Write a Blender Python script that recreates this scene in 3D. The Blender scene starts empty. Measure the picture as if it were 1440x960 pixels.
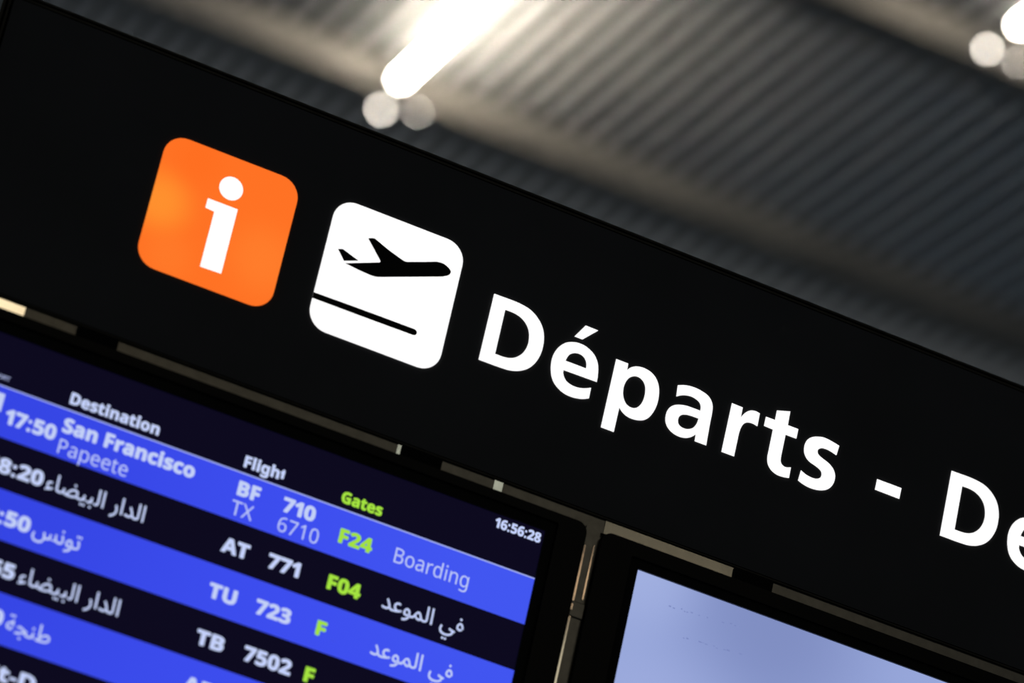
import bpy, math, random
from mathutils import Vector, Matrix
# ------------------------------------------------------------------ camera, world, lights, exposure
SC = bpy.context.scene
COL = SC.collection
Z0 = 4.2                                   # height of the pictogram tiles' lower edge above the floor
def make_camera():
    cd = bpy.data.cameras.new('camera'); co = bpy.data.objects.new('camera', cd); COL.objects.link(co)
    r = Vector((0.89274458, -0.40131087, 0.20483336)); u = Vector((-0.33955, -0.30041181, 0.89132404))
    f = Vector((0.29616366, 0.86527587, 0.40445612))
    m = Matrix((r, u, -f)).transposed().to_4x4()
    m.translation = Vector((-1.3334, -5.7495, -2.5854 + Z0))
    co.matrix_world = m
    cd.sensor_width = 36; cd.lens = 5813.24/1440*36
    cd.clip_start = .1; cd.clip_end = 300
    cd.dof.use_dof = True; cd.dof.focus_distance = 6.78; cd.dof.aperture_fstop = 1.9
    SC.camera = co
make_camera()
W = bpy.data.worlds.new('hall_ambience'); SC.world = W; W.use_nodes = True
W.node_tree.nodes['Background'].inputs[0].default_value = (0.62, 0.72, 0.80, 1)
W.node_tree.nodes['Background'].inputs[1].default_value = 0.03
def area_light(name, loc, target, sx, sy, power, color):
    ld = bpy.data.lights.new(name, 'AREA'); ld.shape = 'RECTANGLE'; ld.size = sx; ld.size_y = sy
    ld.energy = power; ld.color = color
    o = bpy.data.objects.new(name, ld); COL.objects.link(o); o.location = loc
    o.rotation_euler = (Vector(target)-Vector(loc)).to_track_quat('-Z', 'Y').to_euler()
    return o
area_light('added_side_fill', (-22, 10, 7), (8, 17, 15), 24, 7, 2300, (.62, .80, 1.0))  # added cool fill from the left, no window there; lights the slat sides
area_light('unseen_bay_light', (10, 22.0, 14.78), (10, 22.0, 16), 13, .05, 330, (1, .95, .84))  # added uplight, unseen behind the sign, brightens the far bay's slats
area_light('unseen_bay_light', (13.3, 17.8, 14.78), (13.3, 17.8, 16), .05, 2.4, 26, (1, .90, .76))  # unseen uplight in place of a tube lamp beyond the right edge
# added lights behind the camera, placed for their reflections in the steel
for lx, ly, sx, sy, pw, cc in ((4.6, -25.4, 1.5, 3, 26, (1, .84, .58)), (9.1, -25.4, 1.3, 2.4, 7, (.92, 1, .88)), (11.7, -25.2, 1.2, 2.0, 8, (1, .93, .75)),
                               (11.5, -27.0, 1.4, .8, 6, (1, .68, .42)), (12.3, -30.4, 1.6, 4.4, 22, (1, .93, .72))):
    area_light('reflection_light', (lx, ly, 14.9), (lx, ly, 0), sx, sy, pw, cc)
SC.view_settings.view_transform = 'Standard'; SC.view_settings.look = 'None'
SC.view_settings.exposure = 0.0; SC.view_settings.gamma = 1.0; SC.view_settings.use_curve_mapping = False
SC.cycles.use_denoising = True
# ------------------------------------------------------------------ materials
def mat(name, base, rough=.5, metal=0, spec=.5, emit=None, es=1.0, noise=None, coat=0, bump=None):
    m = bpy.data.materials.new(name); m.use_nodes = True; nt = m.node_tree
    b = nt.nodes['Principled BSDF']
    b.inputs['Base Color'].default_value = (*base, 1); b.inputs['Roughness'].default_value = rough
    b.inputs['Metallic'].default_value = metal; b.inputs['Specular IOR Level'].default_value = spec
    b.inputs['Coat Weight'].default_value = coat
    if emit:
        b.inputs['Emission Color'].default_value = (*emit, 1); b.inputs['Emission Strength'].default_value = es
    if noise:                                # (scale, amount): wear in the base colour
        tc = nt.nodes.new('ShaderNodeTexCoord'); n = nt.nodes.new('ShaderNodeTexNoise')
        n.inputs['Scale'].default_value = noise[0]; n.inputs['Detail'].default_value = 6
        nt.links.new(tc.outputs['Object'], n.inputs['Vector'])
        r = nt.nodes.new('ShaderNodeValToRGB'); a = noise[1]
        r.color_ramp.elements[0].position = .3; r.color_ramp.elements[1].position = .7
        r.color_ramp.elements[0].color = (*[c*(1-a) for c in base], 1)
        r.color_ramp.elements[1].color = (*[min(1, c*(1+a)) for c in base], 1)
        nt.links.new(n.outputs['Fac'], r.inputs['Fac']); nt.links.new(r.outputs['Color'], b.inputs['Base Color'])
        if bump:
            bp = nt.nodes.new('ShaderNodeBump'); bp.inputs['Strength'].default_value = bump; bp.inputs['Distance'].default_value = .002
            nt.links.new(n.outputs['Fac'], bp.inputs['Height']); nt.links.new(bp.outputs['Normal'], b.inputs['Normal'])
    return m
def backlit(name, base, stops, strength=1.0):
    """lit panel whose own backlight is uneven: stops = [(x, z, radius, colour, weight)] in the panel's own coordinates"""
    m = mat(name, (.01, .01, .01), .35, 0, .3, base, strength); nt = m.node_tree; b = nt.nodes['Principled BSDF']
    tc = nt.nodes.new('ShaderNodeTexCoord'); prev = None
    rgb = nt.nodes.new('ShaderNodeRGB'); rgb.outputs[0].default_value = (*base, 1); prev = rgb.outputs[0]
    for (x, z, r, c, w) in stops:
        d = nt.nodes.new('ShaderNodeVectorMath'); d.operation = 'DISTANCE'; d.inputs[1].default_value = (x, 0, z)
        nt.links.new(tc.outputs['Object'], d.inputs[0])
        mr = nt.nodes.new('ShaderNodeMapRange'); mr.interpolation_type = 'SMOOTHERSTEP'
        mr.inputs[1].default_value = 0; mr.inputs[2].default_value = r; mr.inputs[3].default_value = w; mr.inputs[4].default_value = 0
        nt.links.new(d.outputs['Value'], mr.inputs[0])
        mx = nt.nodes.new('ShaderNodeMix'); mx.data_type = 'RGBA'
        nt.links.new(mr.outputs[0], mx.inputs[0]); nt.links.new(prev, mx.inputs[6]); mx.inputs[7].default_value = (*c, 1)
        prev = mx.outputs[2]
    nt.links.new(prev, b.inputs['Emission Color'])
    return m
M = {}
M['sign_black'] = mat('black_sign_acrylic', (.155, .152, .158), .42, 0, .35, noise=(3, .15))
M['sign_frame'] = mat('dark_anodised_aluminium', (.11, .10, .075), .4, .3, .5, noise=(40, .3))
M['groove'] = mat('groove_shadow_black', (.001, .001, .001), .8, 0, .1)
M['white_lit'] = mat('backlit_white_acrylic', (.8, .8, .8), .4, 0, .3, (1, .995, .985), 1.15)
M['orange_lit'] = backlit('backlit_orange_acrylic', (1, .168, .017), [(.015, .113, .085, (1, .29, .028), .9), (.20, .08, .10, (1, .225, .028), .6), (.06, .20, .07, (1, .15, .012), .5), (.05, .03, .07, (1, .21, .025), .5)], 1.0)
M['symbol_black'] = mat('black_symbol_film', (.006, .007, .0055), .4, 0, .3)
M['steel'] = mat('satin_stainless_steel', (.42, .39, .33), .30, 1.0, .5, noise=(60, .12))
M['steel_mirror'] = mat('mirror_polished_steel', (.66, .62, .54), .06, 1.0, .5)
M['steel_polish'] = mat('polished_stainless_steel', (.60, .56, .46), .20, 1.0, .5, noise=(30, .1))
M['bezel'] = mat('black_gloss_bezel', (.0012, .0012, .0012), .3, 0, .25)
M['bezel_in'] = mat('black_matt_inner_frame', (.03, .029, .022), .6, 0, .3)
M['plastic'] = mat('black_plastic', (.002, .002, .002), .55, 0, .3)
M['lcd_dark'] = mat('display_dark_navy', (.002, .002, .002), .4, 0, .3, (.0032, .0023, .0125), 1)
M['lcd_blue'] = backlit('display_blue_band', (.046, .075, .86), [(-.25, -.45, .75, (.032, .055, .75), .9), (.75, -.30, .5, (.055, .098, .88), .8)])
M['lcd_line'] = mat('display_white_line', (.01, .01, .01), .4, 0, .3, (.34, .40, .86), 1)
M['lcd_text'] = mat('display_white_text', (.01, .01, .01), .4, 0, .3, (.53, .61, .90), 1)
M['lcd_soft'] = mat('display_thin_text', (.01, .01, .01), .4, 0, .3, (.50, .57, .93), 1)
M['lcd_green'] = mat('display_green_text', (.01, .01, .01), .4, 0, .3, (.35, .72, .05), 1)
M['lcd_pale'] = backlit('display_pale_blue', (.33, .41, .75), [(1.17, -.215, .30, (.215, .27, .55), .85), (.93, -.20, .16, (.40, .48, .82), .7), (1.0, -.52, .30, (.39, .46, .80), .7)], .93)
M['lcd_ghost'] = mat('display_burnt_in_ghost_text', (.01, .01, .01), .4, 0, .3, (.20, .25, .53), .93)
M['lint'] = mat('grey_dust', (.45, .44, .40), .9, 0, .1)
M['deck'] = mat('grey_enamelled_slat', (.50, .505, .51), .5, 0, .5, noise=(1.2, .1))
M['beam'] = mat('greige_painted_beam', (.185, .172, .155), .28, 0, .5, noise=(1.5, .15), coat=.3)
M['backing'] = mat('dark_backing_board', (.012, .013, .014), .9)
M['slab'] = mat('roof_slab', (.12, .12, .12), .9)
M['floor'] = mat('polished_terrazzo', (.14, .135, .125), .25, 0, .5, noise=(14, .3))
M['wall'] = mat('pale_plaster_wall', (.45, .44, .42), .8, 0, .3, noise=(2, .08))
M['tube'] = mat('tube_lamp_glow', (.8, .8, .8), .4, 0, .3, (1, .90, .74), 190)
M['glint'] = mat('beam_glint_glow', (.8, .8, .8), .4, 0, .3, (1, .93, .82), 48)  # emission painted in for bright glints of the tubes, no lamp of its own
M['lamp_metal'] = mat('white_lamp_housing', (.75, .73, .70), .4, 0, .5)
# ------------------------------------------------------------------ helpers
def empty(name, loc=(0, 0, 0)):
    o = bpy.data.objects.new(name, None); COL.objects.link(o); o.location = loc; o.empty_display_size = .1
    return o
def tag(o, label=None, cat=None, group=None, kind=None):
    if label: o['label'] = label
    if cat: o['category'] = cat
    if group: o['group'] = group
    if kind: o['kind'] = kind
    return o
def link(name, me, m, parent=None):
    me.name = name
    me.materials.clear(); me.materials.append(m)
    o = bpy.data.objects.new(name, me); COL.objects.link(o)
    if parent is not None:
        o.parent = parent
    return o
class MB:
    def __init__(s): s.v = []; s.f = []
    def box(s, x0, x1, y0, y1, z0, z1):
        n = len(s.v)
        s.v += [(x, y, z) for x in (x0, x1) for y in (y0, y1) for z in (z0, z1)]
        s.f += [tuple(n+i for i in q) for q in ((0, 1, 3, 2), (4, 6, 7, 5), (0, 4, 5, 1), (2, 3, 7, 6), (0, 2, 6, 4), (1, 5, 7, 3))]
        return s
    def prism_y(s, pts, y0, y1):              # closed outline in x,z swept along y
        n = len(s.v); k = len(pts)
        s.v += [(x, y0, z) for x, z in pts] + [(x, y1, z) for x, z in pts]
        s.f += [tuple(n+i for i in range(k)), tuple(n+k+i for i in reversed(range(k)))]
        s.f += [(n+i, n+k+i, n+k+(i+1) % k, n+(i+1) % k) for i in range(k)]
        return s
    def prism_x(s, pts, x0, x1):              # closed outline in y,z swept along x
        n = len(s.v); k = len(pts)
        s.v += [(x0, y, z) for y, z in pts] + [(x1, y, z) for y, z in pts]
        s.f += [tuple(n+i for i in range(k)), tuple(n+k+i for i in reversed(range(k)))]
        s.f += [(n+i, n+k+i, n+k+(i+1) % k, n+(i+1) % k) for i in range(k)]
        return s
    def rod(s, a, b, r, k=12, dome=False):
        a = Vector(a); b = Vector(b); d = (b-a).normalized()
        u = d.orthogonal().normalized(); w = d.cross(u)
        rings = [(a, r), (b, r)]
        if dome:
            rings = [(a-d*r*.7, r*.55), (a, r), (b, r), (b+d*r*.7, r*.55)]
        n = len(s.v)
        for c, rr in rings:
            s.v += [tuple(c+(u*math.cos(t)+w*math.sin(t))*rr) for t in [2*math.pi*i/k for i in range(k)]]
        for j in range(len(rings)-1):
            s.f += [(n+j*k+i, n+j*k+(i+1) % k, n+(j+1)*k+(i+1) % k, n+(j+1)*k+i) for i in range(k)]
        s.f += [tuple(n+i for i in reversed(range(k))), tuple(n+(len(rings)-1)*k+i for i in range(k))]
        return s
    def build(s, name, m, parent=None, bevel=0, smooth=False, fix=True):
        me = bpy.data.meshes.new(name); me.from_pydata(s.v, [], s.f)
        if fix or bevel:
            import bmesh
            bm = bmesh.new(); bm.from_mesh(me); bmesh.ops.recalc_face_normals(bm, faces=bm.faces)
            if bevel: bmesh.ops.bevel(bm, geom=bm.edges[:], offset=bevel, segments=2, affect='EDGES', profile=.6)
            bm.to_mesh(me); bm.free()
        if smooth:
            for p in me.polygons: p.use_smooth = True
        return link(name, me, m, parent)
def rrect(x0, x1, z0, z1, r, k=8):
    out = []
    for cx, cz, a0 in ((x1-r, z1-r, 0), (x0+r, z1-r, 90), (x0+r, z0+r, 180), (x1-r, z0+r, 270)):
        for i in range(k+1):
            a = math.radians(a0+90*i/k); out.append((cx+r*math.cos(a), cz+r*math.sin(a)))
    return out
def plate(name, contours, y_front, thick, m, parent=None, offset=0.0):
    """flat cut-out: outlines in x,z (outer and holes), filled, standing at y_front"""
    cu = bpy.data.curves.new(name, 'CURVE'); cu.dimensions = '2D'; cu.fill_mode = 'BOTH'
    cu.extrude = thick/2; cu.offset = offset
    for c in contours:
        sp = cu.splines.new('POLY'); sp.points.add(len(c)-1); sp.use_cyclic_u = True
        for p, (x, z) in zip(sp.points, c): p.co = (x, z, 0, 1)
    o = bpy.data.objects.new('tmp', cu); COL.objects.link(o)
    dg = bpy.context.evaluated_depsgraph_get()
    me = bpy.data.meshes.new_from_object(o.evaluated_get(dg))
    bpy.data.objects.remove(o); bpy.data.curves.remove(cu)
    for v in me.vertices: v.co = (v.co.x, y_front+thick/2-v.co.z, v.co.y)
    me.name = name
    return link(name, me, m, parent)
def P2(flat, s=1e-4): return [(flat[i]*s, flat[i+1]*s) for i in range(0, len(flat), 2)]
# ------------------------------------------------------------------ outlines: lettering of the sign (1/10 mm) and display characters (1/1000)
SIGN = dict(zip(['D', 'e', 'acc', 'p', 'a', 'r', 't', 's', 'hy', 'istem', 'tail', 'plane', 'run'], [[[5869, 1699, 5915, 1700, 5960, 1700, 6006, 1701, 6052, 1702, 6099, 1703, 6147, 1704, 6193, 1704, 6237, 1704, 6276, 1702, 6312, 1700, 6347, 1697, 6384, 1693, 6422, 1687, 6460, 1680, 6498, 1671, 6537, 1658, 6575, 1640, 6614, 1619, 6651, 1595, 6685, 1569, 6716, 1542, 6745, 1513, 6771, 1481, 6793, 1449, 6812, 1416, 6828, 1382, 6841, 1347, 6852, 1311, 6861, 1274, 6868, 1237, 6873, 1198, 6875, 1159, 6876, 1117, 6876, 1074, 6872, 1030, 6866, 987, 6856, 942, 6843, 897, 6827, 854, 6809, 813, 6789, 775, 6766, 739, 6740, 706, 6712, 675, 6681, 647, 6646, 622, 6610, 600, 6574, 580, 6537, 564, 6499, 551, 6461, 540, 6425, 532, 6393, 526, 6362, 523, 6332, 521, 6300, 520, 6266, 518, 6230, 517, 6194, 516, 6158, 515, 6122, 515, 6087, 515, 6051, 515, 6015, 515, 5978, 515, 5940, 515, 5902, 514, 5864, 514], [6109, 1506, 6134, 1507, 6158, 1508, 6183, 1509, 6209, 1509, 6235, 1508, 6262, 1507, 6289, 1504, 6315, 1500, 6342, 1494, 6368, 1487, 6394, 1478, 6419, 1467, 6444, 1453, 6469, 1437, 6493, 1419, 6515, 1399, 6534, 1378, 6552, 1355, 6568, 1330, 6582, 1304, 6593, 1277, 6603, 1248, 6610, 1219, 6616, 1188, 6620, 1158, 6623, 1126, 6623, 1094, 6621, 1062, 6616, 1030, 6609, 998, 6599, 966, 6588, 937, 6576, 910, 6562, 885, 6547, 862, 6530, 840, 6512, 820, 6492, 801, 6472, 783, 6451, 768, 6430, 755, 6409, 745, 6387, 735, 6364, 727, 6340, 721, 6314, 716, 6289, 712, 6265, 709, 6243, 707, 6224, 707, 6205, 707, 6185, 708, 6166, 707, 6147, 707, 6128, 707, 6109, 707]],
 [[7910, 883, 7909, 909, 7908, 934, 7907, 960, 7905, 986, 7901, 1012, 7897, 1040, 7893, 1067, 7888, 1092, 7883, 1116, 7878, 1138, 7872, 1159, 7865, 1180, 7857, 1199, 7847, 1218, 7837, 1235, 7824, 1253, 7810, 1272, 7795, 1291, 7778, 1309, 7759, 1325, 7738, 1341, 7715, 1355, 7691, 1367, 7666, 1379, 7641, 1389, 7615, 1399, 7589, 1406, 7562, 1412, 7534, 1415, 7505, 1416, 7476, 1416, 7448, 1414, 7420, 1410, 7393, 1404, 7367, 1396, 7340, 1387, 7314, 1376, 7288, 1364, 7263, 1350, 7239, 1333, 7217, 1312, 7195, 1289, 7174, 1264, 7156, 1238, 7139, 1211, 7124, 1183, 7112, 1153, 7101, 1124, 7092, 1094, 7085, 1064, 7080, 1034, 7077, 1002, 7075, 969, 7076, 936, 7079, 902, 7083, 868, 7088, 834, 7096, 801, 7105, 768, 7116, 736, 7127, 707, 7141, 679, 7156, 653, 7172, 630, 7190, 609, 7209, 590, 7230, 573, 7253, 556, 7278, 541, 7305, 526, 7333, 512, 7362, 501, 7390, 492, 7420, 485, 7449, 480, 7480, 477, 7511, 476, 7543, 476, 7576, 478, 7608, 482, 7639, 487, 7670, 493, 7701, 501, 7730, 510, 7758, 521, 7785, 533, 7811, 547, 7837, 560, 7836, 748, 7811, 736, 7787, 723, 7762, 712, 7736, 701, 7710, 692, 7684, 683, 7657, 676, 7630, 671, 7602, 667, 7573, 665, 7545, 665, 7518, 667, 7491, 670, 7465, 676, 7441, 682, 7419, 691, 7400, 700, 7384, 712, 7370, 725, 7356, 739, 7344, 756, 7332, 774, 7322, 794, 7314, 811, 7310, 828, 7309, 843, 7308, 858, 7307, 873], [7306, 1036, 7682, 1038, 7681, 1056, 7680, 1074, 7678, 1091, 7675, 1108, 7670, 1124, 7664, 1140, 7657, 1156, 7648, 1170, 7637, 1184, 7625, 1198, 7612, 1210, 7596, 1220, 7579, 1228, 7560, 1235, 7539, 1240, 7519, 1242, 7497, 1241, 7475, 1238, 7454, 1233, 7433, 1226, 7414, 1217, 7395, 1206, 7378, 1193, 7363, 1180, 7350, 1165, 7340, 1148, 7332, 1130, 7324, 1112, 7318, 1094, 7314, 1075, 7310, 1055]],
 [[7515, 1755, 7743, 1751, 7512, 1503, 7369, 1503]],
 [[8156, 1389, 8374, 1389, 8379, 1272, 8390, 1288, 8402, 1304, 8414, 1320, 8429, 1336, 8448, 1351, 8469, 1365, 8491, 1379, 8514, 1390, 8539, 1399, 8564, 1405, 8589, 1410, 8614, 1413, 8639, 1415, 8664, 1415, 8688, 1413, 8713, 1410, 8737, 1406, 8761, 1401, 8785, 1393, 8808, 1384, 8832, 1372, 8855, 1358, 8877, 1342, 8897, 1324, 8915, 1304, 8932, 1283, 8947, 1260, 8961, 1237, 8972, 1212, 8982, 1187, 8991, 1160, 8998, 1132, 9004, 1103, 9009, 1071, 9013, 1038, 9015, 1006, 9016, 972, 9015, 938, 9013, 904, 9010, 871, 9004, 838, 8997, 804, 8988, 772, 8978, 741, 8967, 711, 8955, 683, 8941, 656, 8927, 631, 8911, 608, 8893, 587, 8874, 569, 8854, 552, 8832, 539, 8809, 527, 8784, 518, 8759, 510, 8731, 503, 8701, 497, 8671, 494, 8643, 492, 8617, 492, 8592, 494, 8568, 498, 8544, 503, 8520, 511, 8497, 520, 8474, 531, 8453, 543, 8434, 557, 8417, 572, 8400, 589, 8383, 605, 8378, 159, 8147, 158], [8529, 1221, 8549, 1227, 8569, 1231, 8590, 1232, 8609, 1230, 8629, 1226, 8648, 1220, 8666, 1210, 8683, 1199, 8700, 1185, 8715, 1169, 8729, 1151, 8740, 1132, 8749, 1112, 8756, 1092, 8762, 1070, 8766, 1046, 8770, 1018, 8772, 989, 8773, 959, 8772, 930, 8769, 901, 8765, 872, 8759, 845, 8751, 819, 8742, 794, 8730, 770, 8717, 749, 8703, 730, 8689, 714, 8673, 701, 8657, 690, 8639, 681, 8620, 675, 8600, 672, 8579, 672, 8559, 673, 8540, 677, 8521, 683, 8502, 691, 8485, 702, 8470, 715, 8456, 730, 8443, 747, 8431, 765, 8420, 785, 8411, 807, 8402, 830, 8395, 855, 8390, 881, 8385, 910, 8383, 939, 8382, 968, 8385, 996, 8389, 1025, 8395, 1053, 8403, 1079, 8412, 1103, 8423, 1126, 8436, 1147, 8451, 1166, 8468, 1183, 8488, 1199, 8509, 1211]],
 [[9301, 1344, 9325, 1354, 9350, 1365, 9374, 1375, 9399, 1384, 9425, 1391, 9450, 1398, 9477, 1403, 9504, 1407, 9534, 1410, 9565, 1412, 9597, 1413, 9627, 1413, 9656, 1411, 9685, 1407, 9713, 1403, 9741, 1397, 9769, 1391, 9798, 1384, 9826, 1375, 9851, 1364, 9874, 1351, 9894, 1335, 9913, 1318, 9929, 1299, 9944, 1278, 9956, 1256, 9966, 1233, 9974, 1207, 9979, 1181, 9983, 1153, 9985, 1123, 9987, 1091, 9988, 1058, 9988, 1024, 9988, 986, 9988, 943, 9989, 893, 9990, 837, 9992, 779, 9993, 724, 9995, 671, 9996, 619, 9998, 567, 10000, 516, 9790, 515, 9784, 640, 9773, 625, 9762, 610, 9750, 596, 9735, 581, 9717, 566, 9696, 550, 9674, 536, 9652, 524, 9630, 514, 9608, 507, 9585, 501, 9561, 497, 9535, 494, 9508, 493, 9480, 494, 9452, 497, 9424, 502, 9396, 509, 9368, 519, 9343, 530, 9319, 543, 9298, 558, 9278, 575, 9261, 593, 9246, 613, 9233, 634, 9222, 657, 9214, 683, 9208, 712, 9205, 744, 9204, 776, 9205, 807, 9210, 836, 9218, 864, 9228, 890, 9240, 913, 9254, 934, 9270, 952, 9288, 968, 9307, 983, 9327, 996, 9347, 1006, 9370, 1016, 9394, 1025, 9421, 1033, 9450, 1041, 9481, 1047, 9511, 1052, 9541, 1055, 9571, 1057, 9601, 1057, 9634, 1058, 9669, 1058, 9705, 1058, 9742, 1058, 9779, 1058, 9778, 1077, 9777, 1096, 9776, 1115, 9772, 1132, 9766, 1149, 9758, 1165, 9748, 1180, 9736, 1193, 9721, 1204, 9704, 1213, 9686, 1221, 9666, 1228, 9647, 1233, 9626, 1238, 9604, 1241, 9581, 1243, 9555, 1242, 9527, 1239, 9500, 1234, 9474, 1228, 9450, 1221, 9427, 1212, 9406, 1203, 9385, 1193, 9367, 1182, 9349, 1171, 9333, 1159, 9316, 1147], [9776, 918, 9754, 918, 9732, 918, 9711, 918, 9691, 918, 9673, 917, 9657, 917, 9640, 917, 9623, 915, 9604, 913, 9583, 911, 9563, 908, 9543, 903, 9525, 897, 9506, 891, 9489, 883, 9474, 873, 9461, 861, 9449, 848, 9439, 833, 9431, 817, 9427, 801, 9426, 783, 9426, 765, 9428, 749, 9432, 733, 9437, 718, 9445, 704, 9454, 692, 9466, 682, 9480, 673, 9495, 667, 9512, 662, 9532, 659, 9553, 658, 9574, 658, 9595, 661, 9615, 666, 9635, 673, 9653, 682, 9671, 691, 9686, 701, 9699, 712, 9711, 724, 9722, 737, 9733, 753, 9742, 770, 9750, 787, 9756, 804, 9762, 819, 9766, 834, 9769, 848, 9771, 863, 9773, 877, 9774, 891, 9775, 905]],
 [[10298, 1391, 10499, 1387, 10500, 1203, 10509, 1222, 10518, 1241, 10528, 1259, 10538, 1277, 10550, 1295, 10562, 1313, 10576, 1330, 10590, 1345, 10607, 1360, 10625, 1373, 10644, 1385, 10664, 1394, 10684, 1400, 10704, 1404, 10725, 1407, 10744, 1408, 10763, 1407, 10781, 1404, 10799, 1400, 10817, 1397, 10819, 1167, 10795, 1171, 10771, 1176, 10748, 1180, 10724, 1181, 10701, 1181, 10678, 1178, 10656, 1174, 10636, 1168, 10617, 1158, 10600, 1145, 10585, 1131, 10572, 1115, 10561, 1097, 10552, 1078, 10545, 1057, 10539, 1034, 10533, 1010, 10529, 984, 10526, 958, 10524, 932, 10522, 909, 10522, 887, 10522, 863, 10522, 834, 10522, 798, 10521, 757, 10520, 713, 10520, 671, 10520, 630, 10519, 589, 10519, 549, 10519, 508, 10288, 507]],
 [[11108, 1559, 11343, 1629, 11347, 1380, 11545, 1380, 11543, 1208, 11341, 1205, 11340, 1170, 11340, 1135, 11340, 1100, 11339, 1065, 11339, 1030, 11338, 994, 11338, 959, 11338, 925, 11337, 891, 11337, 856, 11337, 824, 11337, 795, 11339, 772, 11340, 752, 11343, 735, 11348, 719, 11355, 703, 11365, 690, 11376, 678, 11388, 669, 11403, 662, 11420, 656, 11439, 654, 11458, 654, 11479, 658, 11502, 666, 11525, 675, 11547, 683, 11549, 494, 11521, 488, 11493, 482, 11465, 477, 11437, 474, 11407, 471, 11378, 470, 11348, 471, 11320, 474, 11291, 481, 11263, 490, 11236, 502, 11211, 515, 11190, 532, 11170, 550, 11152, 571, 11137, 593, 11125, 616, 11117, 641, 11110, 667, 11105, 694, 11102, 719, 11101, 744, 11102, 772, 11102, 806, 11102, 848, 11102, 897, 11103, 949, 11103, 1000, 11104, 1052, 11104, 1105, 11104, 1158, 11104, 1211, 10935, 1217, 10938, 1382, 11108, 1384]],
 [[12325, 1363, 12306, 1185, 12286, 1191, 12266, 1196, 12246, 1202, 12226, 1207, 12203, 1211, 12180, 1216, 12157, 1220, 12134, 1222, 12111, 1223, 12088, 1222, 12066, 1221, 12046, 1218, 12029, 1213, 12014, 1207, 12000, 1199, 11989, 1190, 11978, 1181, 11970, 1169, 11963, 1158, 11960, 1146, 11959, 1133, 11962, 1120, 11966, 1107, 11972, 1095, 11980, 1086, 11989, 1078, 12000, 1070, 12014, 1062, 12032, 1054, 12052, 1047, 12074, 1039, 12096, 1031, 12119, 1024, 12143, 1017, 12168, 1009, 12191, 999, 12214, 988, 12237, 974, 12258, 960, 12278, 946, 12294, 930, 12308, 914, 12321, 897, 12331, 880, 12340, 862, 12347, 844, 12353, 825, 12356, 804, 12358, 781, 12359, 756, 12357, 731, 12353, 706, 12347, 682, 12339, 658, 12330, 636, 12318, 614, 12306, 595, 12291, 576, 12275, 559, 12257, 544, 12237, 529, 12214, 516, 12191, 505, 12166, 495, 12141, 486, 12114, 479, 12087, 473, 12058, 468, 12028, 464, 11996, 462, 11965, 462, 11934, 462, 11903, 465, 11874, 469, 11845, 474, 11817, 480, 11791, 487, 11767, 495, 11743, 503, 11719, 511, 11735, 699, 11752, 691, 11769, 683, 11786, 676, 11804, 669, 11823, 663, 11842, 658, 11862, 653, 11883, 650, 11905, 647, 11928, 644, 11951, 643, 11972, 644, 11992, 645, 12011, 648, 12028, 653, 12045, 659, 12061, 667, 12076, 676, 12089, 687, 12100, 699, 12107, 712, 12111, 727, 12113, 743, 12113, 758, 12111, 772, 12107, 786, 12101, 799, 12092, 811, 12082, 821, 12070, 830, 12055, 838, 12039, 846, 12019, 854, 11997, 861, 11974, 868, 11951, 875, 11928, 881, 11903, 887, 11880, 893, 11858, 901, 11837, 911, 11819, 922, 11801, 934, 11785, 948, 11771, 963, 11758, 979, 11746, 997, 11736, 1015, 11729, 1033, 11723, 1052, 11719, 1072, 11716, 1092, 11714, 1115, 11714, 1138, 11715, 1162, 11719, 1185, 11724, 1207, 11731, 1229, 11740, 1250, 11752, 1270, 11766, 1288, 11782, 1306, 11801, 1321, 11820, 1336, 11842, 1349, 11865, 1360, 11889, 1370, 11913, 1378, 11937, 1386, 11961, 1393, 11985, 1398, 12009, 1402, 12034, 1404, 12060, 1404, 12085, 1402, 12111, 1400, 12137, 1397, 12163, 1393, 12189, 1389, 12216, 1384, 12243, 1379, 12270, 1374, 12297, 1368]],
 [[13113, 1041, 13575, 1044, 13571, 849, 13109, 851]],
 [[885, 1462, 1395, 1464, 1400, 325, 1044, 314, 1040, 1286, 884, 1298]],
 [[3146, 1448, 3224, 1478, 3524, 1384, 3290, 1289]],
 [[3318, 1259, 3387, 1287, 3457, 1316, 3526, 1345, 3595, 1374, 3663, 1402, 3731, 1430, 3798, 1459, 3866, 1487, 3880, 1513, 3844, 1551, 3807, 1589, 3771, 1627, 3735, 1665, 3699, 1701, 3664, 1737, 3629, 1773, 3594, 1808, 3601, 1822, 3676, 1851, 3703, 1851, 3773, 1825, 3842, 1798, 3911, 1772, 3981, 1747, 4050, 1726, 4119, 1706, 4187, 1686, 4256, 1667, 4307, 1669, 4370, 1694, 4433, 1718, 4496, 1743, 4558, 1767, 4618, 1791, 4676, 1815, 4734, 1839, 4793, 1863, 4823, 1867, 4852, 1871, 4882, 1875, 4911, 1874, 4939, 1868, 4968, 1858, 4994, 1846, 5016, 1835, 5034, 1823, 5049, 1811, 5060, 1798, 5066, 1784, 5068, 1768, 5064, 1751, 5057, 1733, 5044, 1716, 5025, 1699, 5000, 1683, 4972, 1666, 4946, 1650, 4817, 1599, 4688, 1548, 4559, 1497, 4429, 1445, 4297, 1393, 4165, 1341, 4032, 1288, 3900, 1236, 3880, 1232, 3861, 1228, 3841, 1224, 3818, 1222, 3791, 1221, 3762, 1221, 3731, 1222, 3699, 1224, 3668, 1225, 3638, 1227, 3603, 1229, 3561, 1232, 3508, 1238, 3446, 1244, 3381, 1252]],
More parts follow.
